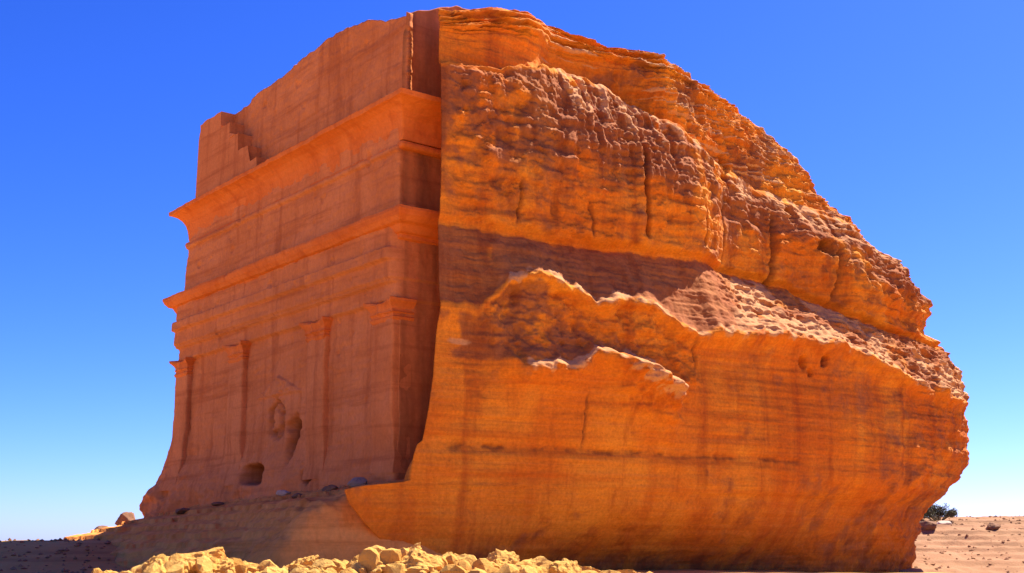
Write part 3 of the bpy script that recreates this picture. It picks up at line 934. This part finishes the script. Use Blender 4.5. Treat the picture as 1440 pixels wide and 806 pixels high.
for (ua, ub) in ((0.02, 1.15), (3.95, 5.10), (9.65, 10.80), (14.40, 15.50)):
    build_pilaster(ua, ub)


def build_merlon(u_low, u_high, side):
    """stepped half merlon: five treads climbing towards the outer corner, standing proud of the attic"""
    n = 5
    zb = 14.4
    ztp = 17.75
    us = np.linspace(u_low, u_high, n + 1)
    zs = np.linspace(15.1, ztp, n)
    bm = bmesh.new()
    out = [(u_low, zb)]
    for i in range(n):
        out.append((us[i], zs[i]))
        out.append((us[i + 1], zs[i]))
    out.append((u_high + (1.0 if side > 0 else -0.4), ztp) if False else (out[-1][0], out[-1][1]))
    end = u_high + side
    out[-1] = (end, ztp)
    out.append((end, zb))
    # dense outline
    dense = []
    for (a, b) in zip(out, out[1:] + out[:1]):
        L = math.hypot(b[0] - a[0], b[1] - a[1])
        k = max(1, int(L / 0.12))
        for i in range(k):
            dense.append((lerp(a[0], b[0], i / k), lerp(a[1], b[1], i / k)))
    dn = np.array(dense)
    er = fbm(xyz(dn[:, 0] * 1.5, dn[:, 1] * 1.5, 55.0), 3) * 0.05
    fr, bk = [], []
    for (u, z), e in zip(dense, er):
        for lst, d in ((fr, 0.32), (bk, -0.9)):
            p = C0 + FD * (u + e * 0.5) - RD * (d + e * 0.6)
            lst.append(bm.verts.new((p[0] - TOMB_LOC[0], p[1] - TOMB_LOC[1], z + e - TOMB_LOC[2])))
    m = len(fr)
    bm.faces.new(fr)
    for i in range(m):
        j = (i + 1) % m
        bm.faces.new((fr[i], bk[i], bk[j], fr[j]))
    bmesh.ops.triangulate(bm, faces=[f for f in bm.faces if len(f.verts) > 4])
    bmesh.ops.recalc_face_normals(bm, faces=bm.faces[:])
    me = bpy.data.meshes.new('stepped_merlon')
    bm.to_mesh(me)
    bm.free()
    attr(me, 'crack_and_shade', np.zeros(len(me.vertices)))
    link('stepped_merlon', me, M_FAC, tomb, False)


build_merlon(9.1, 13.1, 1.15)


def ledge_z(U, Of):
    U, Of = np.broadcast_arrays(np.asarray(U, float), np.asarray(Of, float))
    n1 = fbm(xyz(U * 0.5, Of * 0.7, 80.0), 4, 0.55)
    n2 = fbm(xyz(U * 1.7, Of * 2.2, 81.0), 4, 0.6)
    lipo = 1.55 + 1.0 * sst(4.0, -1.0, U) + 0.18 * n1 + 0.5 * sst(10, 17, U)
    foot = np.interp(U, [-1, 9, 12, 16, 19, 24], [3.40, 3.22, 3.15, 2.95, 2.35, 1.75])
    lipz = np.interp(U, [-1, 0, 4, 8.4, 14.4, 19, 24], [3.02, 3.0, 2.92, 2.78, 2.42, 2.05, 1.6])
    flat = lerp(foot, lipz, np.clip(Of / lipo, -0.3, 1))
    run = np.interp(U, [-1.6, 0.2, 1.5, 4, 9, 24], [2.2, 2.2, 2.3, 2.6, 2.9, 3.6])
    k = np.clip((Of - lipo) / run, 0, 1)
    z = flat - (lipz - 0.75) * (0.75 * k + 0.25 * k ** 2) - 0.5 * np.clip(Of - lipo - run, 0, 9)
    z = z + (0.05 * n2 + 0.10 * n1 * sst(0.5, 2, Of)) * lerp(0.4, 1.0, sst(-0.5, 1.5, U)) + 0.02 * fbm(xyz(U * 6, Of * 7, 82.0), 3)
    st = np.floor(z / 0.28 + 0.4 * n1) * 0.28
    z = lerp(z, st, 0.35 * sst(0.2, 1.2, Of) * sst(0.0, 1.5, U))
    z = z - 2.8 * sst(-0.5, -2.3, U + 0.10 * n1) - 0.30 * sst(1.8, -1.0, U + 0.6 * n1) * sst(0.9, 2.2, Of)
    return z


# rock platform under the facade with its sloping bank
def build_ledge():
    us = np.linspace(-3.0, 24.0, 460)
    os_ = np.concatenate([np.linspace(-0.8, 1.9, 80), np.linspace(1.93, 7.0, 130)])
    U, Of = np.meshgrid(us, os_)
    z = ledge_z(U, Of)
    P = C0 + U[..., None] * FD - RD * Of[..., None]
    P[..., 2] = z
    tlink('rock_platform', P, grid_quads(*P.shape[:2])[:, ::-1], M_LEDGE, None, {'crack_and_shade': np.zeros(P.shape[:2])})


build_ledge()

# ------------------------------------------------------------------ loose rocks


def rock_mesh(name, size, seed, subdiv=4, facet=0.22, rough=0.10):
    bm = bmesh.new()
    bmesh.ops.create_icosphere(bm, subdivisions=subdiv, radius=1.0)
    r = np.random.default_rng(seed)
    co = np.array([v.co[:] for v in bm.verts])
    # cut by random planes, so it has broken faces
    for k in range(26):
        n = r.normal(size=3)
        n /= np.linalg.norm(n)
        h = r.uniform(0.52, 0.90)
        s = co @ n
        over = np.maximum(0, s - h)
        co = co - n[None] * over[:, None] * 0.92
    off = r.uniform(-50, 50, 3)
    d = facet * 0.4 * fbm(co * 1.4 + off, 3) + rough * fbm(co * 4.0 + off, 4, 0.65) - 0.7 * rough * np.maximum(0, pnoise(co * 3.3 + off + 7) - 0.15)
    co = co * (1 + d)[:, None]
    co = co * np.array(size)[None] * 0.5
    ang = r.uniform(0, 6.28)
    c, s = math.cos(ang), math.sin(ang)
    for v, p in zip(bm.verts, co):
        v.co = (p[0], p[1], p[2])
    me = bpy.data.meshes.new(name)
    bm.to_mesh(me)
    bm.free()
    return me


def put_rock(name, x, y, z, size, seed, mat, label, cat, group=None, sub=4, rz=0.0, rough=0.10):
    o = link(name, rock_mesh(name, size, seed, sub, 0.22, rough), mat, None, sub < 5)
    o.location = (x, y, z)
    o.rotation_euler = (0, 0, rz)
    return tag(o, label, cat, group)


ORD = ['first', 'second', 'third', 'fourth', 'fifth', 'sixth', 'seventh', 'eighth', 'ninth', 'tenth', 'eleventh', 'twelfth', 'thirteenth', 'fourteenth',
       'fifteenth', 'sixteenth', 'seventeenth', 'eighteenth', 'nineteenth', 'twentieth']
TENS = ['twentieth', 'twenty-first', 'twenty-second', 'twenty-third', 'twenty-fourth', 'twenty-fifth', 'twenty-sixth', 'twenty-seventh', 'twenty-eighth', 'twenty-ninth',
        'thirtieth', 'thirty-first', 'thirty-second', 'thirty-third', 'thirty-fourth', 'thirty-fifth', 'thirty-sixth', 'thirty-seventh', 'thirty-eighth', 'thirty-ninth', 'fortieth']
ORD = ORD[:19] + TENS
# crest line of the rubble: x, height of the top
CREST = np.array([(-6.5, 1.34), (-6.0, 1.42), (-5.6, 1.50), (-5.2, 1.62), (-4.85, 1.60), (-4.4, 1.46), (-3.6, 1.48), (-3.0, 1.46), (-2.72, 1.36), (-2.45, 1.60), (-2.2, 1.72), (-1.9, 1.69),
                  (-1.5, 1.65), (-1.0, 1.57), (-0.3, 1.53), (0.4, 1.45), (1.2, 1.37), (1.9, 1.33), (2.6, 1.25), (3.2, 1.20)])
rr = np.random.default_rng(5)
RUB = []
x = -6.35
k = 0
while x < 3.1:
    w = rr.uniform(0.38, 0.95)
    zt = float(np.interp(x, CREST[:, 0], CREST[:, 1])) + rr.uniform(-0.05, 0.05)
    RUB.append((x, 20.0 + (0.45 if k % 2 else -0.35) + rr.uniform(-0.2, 0.2), zt - (0.0 if k % 2 else 0.09), w))
    x += w * 0.56
    k += 1
peak = max(range(len(RUB)), key=lambda i: RUB[i][2])
for i, (x, y, zt, w) in enumerate(RUB[:40]):
    h = 0.95 + 0.1 * (i % 3)
    lab = '%s yellow boulder from the left in the sunlit rubble row below the tomb' % ORD[i]
    if i == peak:
        lab = 'tallest pale yellow boulder in the sunlit rubble row below the tomb'
    put_rock('boulder', x, y, zt - h * 0.45, (w * 1.6, w * 1.1 + 0.35, h), 100 + i, M_RUBBLE, lab, 'boulder', 'yellow boulders in the foreground rubble row', 5, 0.5 * math.sin(i * 2.3), 0.10)


def on_ledge(u, off):
    p = C0 + FD * u - RD * off
    return p[0], p[1], float(ledge_z(u, off))


for (u, off, size, seed, mat, lab, cat) in (
        (0.75, 0.75, (0.75, 0.6, 0.42), 301, M_GREY, 'grey stone block on the platform at the foot of the near corner of the facade', 'stone'),
        (5.35, 0.65, (0.55, 0.45, 0.30), 302, M_PALE, 'small pale stone on the platform below the worn doorway', 'stone'),
        (1.9, 0.95, (0.55, 0.4, 0.26), 303, M_STONE, 'flat brown stone on the platform, next left of the grey block', 'stone'),
        (2.9, 0.55, (0.45, 0.4, 0.24), 304, M_STONE, 'brown stone against the facade foot, midway between the grey block and the pale stone', 'stone'),
        (3.9, 0.95, (0.6, 0.45, 0.22), 305, M_STONE, 'low brown stone just right of the small pale stone on the platform', 'stone'),
        (9.9, 0.7, (0.6, 0.45, 0.24), 306, M_STONE, 'brown stone on the platform left of the square hollow in the facade foot', 'stone'),
        (12.4, 0.9, (0.9, 0.6, 0.30), 307, M_STONE, 'long brown slab on the platform under the leftmost pilaster', 'stone'),
        (18.6, 0.6, (1.3, 1.0, 0.9), 308, M_STONE, 'larger dark boulder at the left foot of the monolith against the sky', 'boulder'),
        (20.2, 1.0, (0.9, 0.8, 0.55), 309, M_STONE, 'smaller dark boulder left of the larger dark one at the foot of the monolith', 'boulder')):
    x, y, z = on_ledge(u, off)
    put_rock('boulder' if cat == 'boulder' else 'stone', x, y, z + size[2] * 0.22, size, seed, mat, lab, cat, None, 4, seed * 0.7, 0.07)


def on_hill(px, y):
    x = (px - 720) / 1739.0 * y
    return x, y, float(hill_z(np.array([x]), np.array([y]))[0])


for (x, y, size, seed, mat, lab, cat) in (
        (22.2, 57.0, (1.0, 0.8, 0.55), 401, M_STONE, 'dark brown rock alone on the pink rise at the right edge of the view', 'rock'),
        (19.6, 58.0, (1.5, 1.0, 0.6), 402, M_STONE, 'brown rock standing in for the shaded hollow right below the grey-green shrub', 'rock'),  # a shaded hollow, modelled as a dark rock
        (20.9, 59.5, (1.1, 0.9, 0.4), 403, M_PALE, 'pale flat rock beside the shrub on the rise', 'rock')):
    z = float(hill_z(np.array([x]), np.array([y]))[0])
    put_rock('rock', x, y, z + size[2] * 0.15, size, seed, mat, lab, cat, None, 4, seed * 0.7, 0.07)


def build_shrub(x, y, z, wid, hgt, seed):
    r = np.random.default_rng(seed)
    root = thing('desert_shrub', 'low grey-green desert shrub on the rise just right of the monolith', 'shrub', (x, y, z))
    loc = np.array([x, y, z])
    bm = bmesh.new()
    tips = []
    for k in range(46):
        a = r.uniform(0, 6.283)
        rad = math.sqrt(r.uniform(0.02, 1)) * wid * 0.5
        top = hgt * (1 - 0.55 * (rad / (wid * 0.5)) ** 2) * r.uniform(0.6, 1.05)
        p0 = np.array([math.cos(a) * rad * 0.15, math.sin(a) * rad * 0.15, -0.1])
        p1 = np.array([math.cos(a) * rad * 0.7, math.sin(a) * rad * 0.7, top * 0.6])
        p2 = np.array([math.cos(a) * rad, math.sin(a) * rad, top])
        prev = None
        for p, w in ((p0, 0.022), (p1, 0.014), (p2, 0.006)):
            ring = [bm.verts.new((p[0] + w * math.cos(q), p[1] + w * math.sin(q), p[2])) for q in (0, 2.09, 4.19)]
            if prev:
                for i in range(3):
                    bm.faces.new((prev[i], prev[(i + 1) % 3], ring[(i + 1) % 3], ring[i]))
            prev = ring
        for f in (0.45, 0.6, 0.75, 0.9, 1.0):
            tips.append(p1 + (p2 - p1) * f)
    me = bpy.data.meshes.new('stem')
    bm.to_mesh(me)
    bm.free()
    link('stem', me, M_TWIG, root)
    V, T = [], []
    for t in tips:
        for k in range(26):
            c = t + r.normal(size=3) * np.array([0.10, 0.10, 0.07])
            d = r.normal(size=3)
            d /= np.linalg.norm(d)
            e = np.cross(d, r.normal(size=3))
            e /= np.linalg.norm(e)
            L = r.uniform(0.05, 0.10)
            b = len(V)
            V += [c - d * L * 0.5, c + e * L * 0.25, c + d * L * 0.5, c - e * L * 0.25]
            T.append((b, b + 1, b + 2, b + 3))
    link('foliage', mesh_np('foliage', np.array(V), np.array(T)), M_LEAF, root, False)


bx, by, bz = on_hill(1322, 62.0)
build_shrub(bx, by, bz, 1.9, 0.75, 7)

# gravel too fine to count, around the rubble and along the foot of the monolith
r_ = np.random.default_rng(3)
GV, GT = [], []
octa = np.array([(1, 0, 0), (-1, 0, 0), (0, 1, 0), (0, -1, 0), (0, 0, 1), (0, 0, -1)], float)
of = [(0, 2, 4), (2, 1, 4), (1, 3, 4), (3, 0, 4), (2, 0, 5), (1, 2, 5), (3, 1, 5), (0, 3, 5)]
n_g = 5200
gxs = np.concatenate([r_.uniform(-26, 3, 2600), r_.uniform(-7, 3.5, 1200), r_.uniform(14, 27, 600)])
gys = np.concatenate([r_.uniform(24, 45, 2600), r_.uniform(18.2, 22.5, 1200), r_.uniform(43, 66, 600)])
gzs = ground_z(gxs, gys)
hzs = hill_z(gxs, gys)
for x, y, z1, z2 in zip(gxs, gys, gzs, hzs):
    z = max(z1, z2) if (x > 12 and y > 41) else z1
    sz = r_.uniform(0.03, 0.11)
    sc3 = np.array([sz * r_.uniform(0.7, 1.3), sz * r_.uniform(0.7, 1.3), sz * r_.uniform(0.4, 0.8)])
    a = r_.uniform(0, 6.28)
    o = (octa + r_.normal(size=(6, 3)) * 0.18) * sc3
    o = np.stack([o[:, 0] * math.cos(a) - o[:, 1] * math.sin(a), o[:, 0] * math.sin(a) + o[:, 1] * math.cos(a), o[:, 2]], -1)
    b = len(GV)
    GV += list(o + np.array([x, y, z + sz * 0.15]))
    GT += [(b + f[0], b + f[1], b + f[2]) for f in of]
gravel = link('gravel', mesh_np('gravel', np.array(GV), np.zeros((0, 4), int), np.array(GT)), M_HILL, None, False)
gravel['kind'] = 'stuff'
# crumbs of the yellow rubble between the boulders
bmc = bmesh.new()
bmesh.ops.create_icosphere(bmc, subdivisions=2, radius=1.0)
ico = np.array([v.co[:] for v in bmc.verts])
icf = np.array([[v.index for v in f.verts] for f in bmc.faces])
bmc.free()
CV, CT = [], []
nb = 0
for k in range(1000):
    x = r_.uniform(-6.6, 3.0)
    y = r_.uniform(18.9, 20.9)
    zt = np.interp(x, CREST[:, 0], CREST[:, 1]) - 0.30 - 0.18 * abs(y - 19.9) + r_.uniform(-0.08, 0.04)
    sz = 0.04 + 0.24 * r_.uniform(0, 1) ** 2.2
    o = ico.copy()
    for q in range(7):
        n = r_.normal(size=3)
        n /= np.linalg.norm(n)
        o = o - n[None] * np.maximum(0, o @ n - r_.uniform(0.45, 0.8))[:, None]
    o = o * sz * r_.uniform(0.7, 1.25, 3)
    CV.append(o + np.array([x, y, zt]))
    CT.append(icf + nb)
    nb += len(ico)
CV = np.concatenate(CV)
CT = np.concatenate(CT)
rub = link('rubble', mesh_np('rubble', np.array(CV), np.zeros((0, 4), int), np.array(CT)), M_RUBBLE, None, False)
rub['kind'] = 'stuff'
rub['label'] = 'yellow crumbled stone filling the gaps between the foreground boulders'
rub['category'] = 'rubble'
gravel['label'] = 'loose gravel scattered over the sand around the monolith'
gravel['category'] = 'gravel'
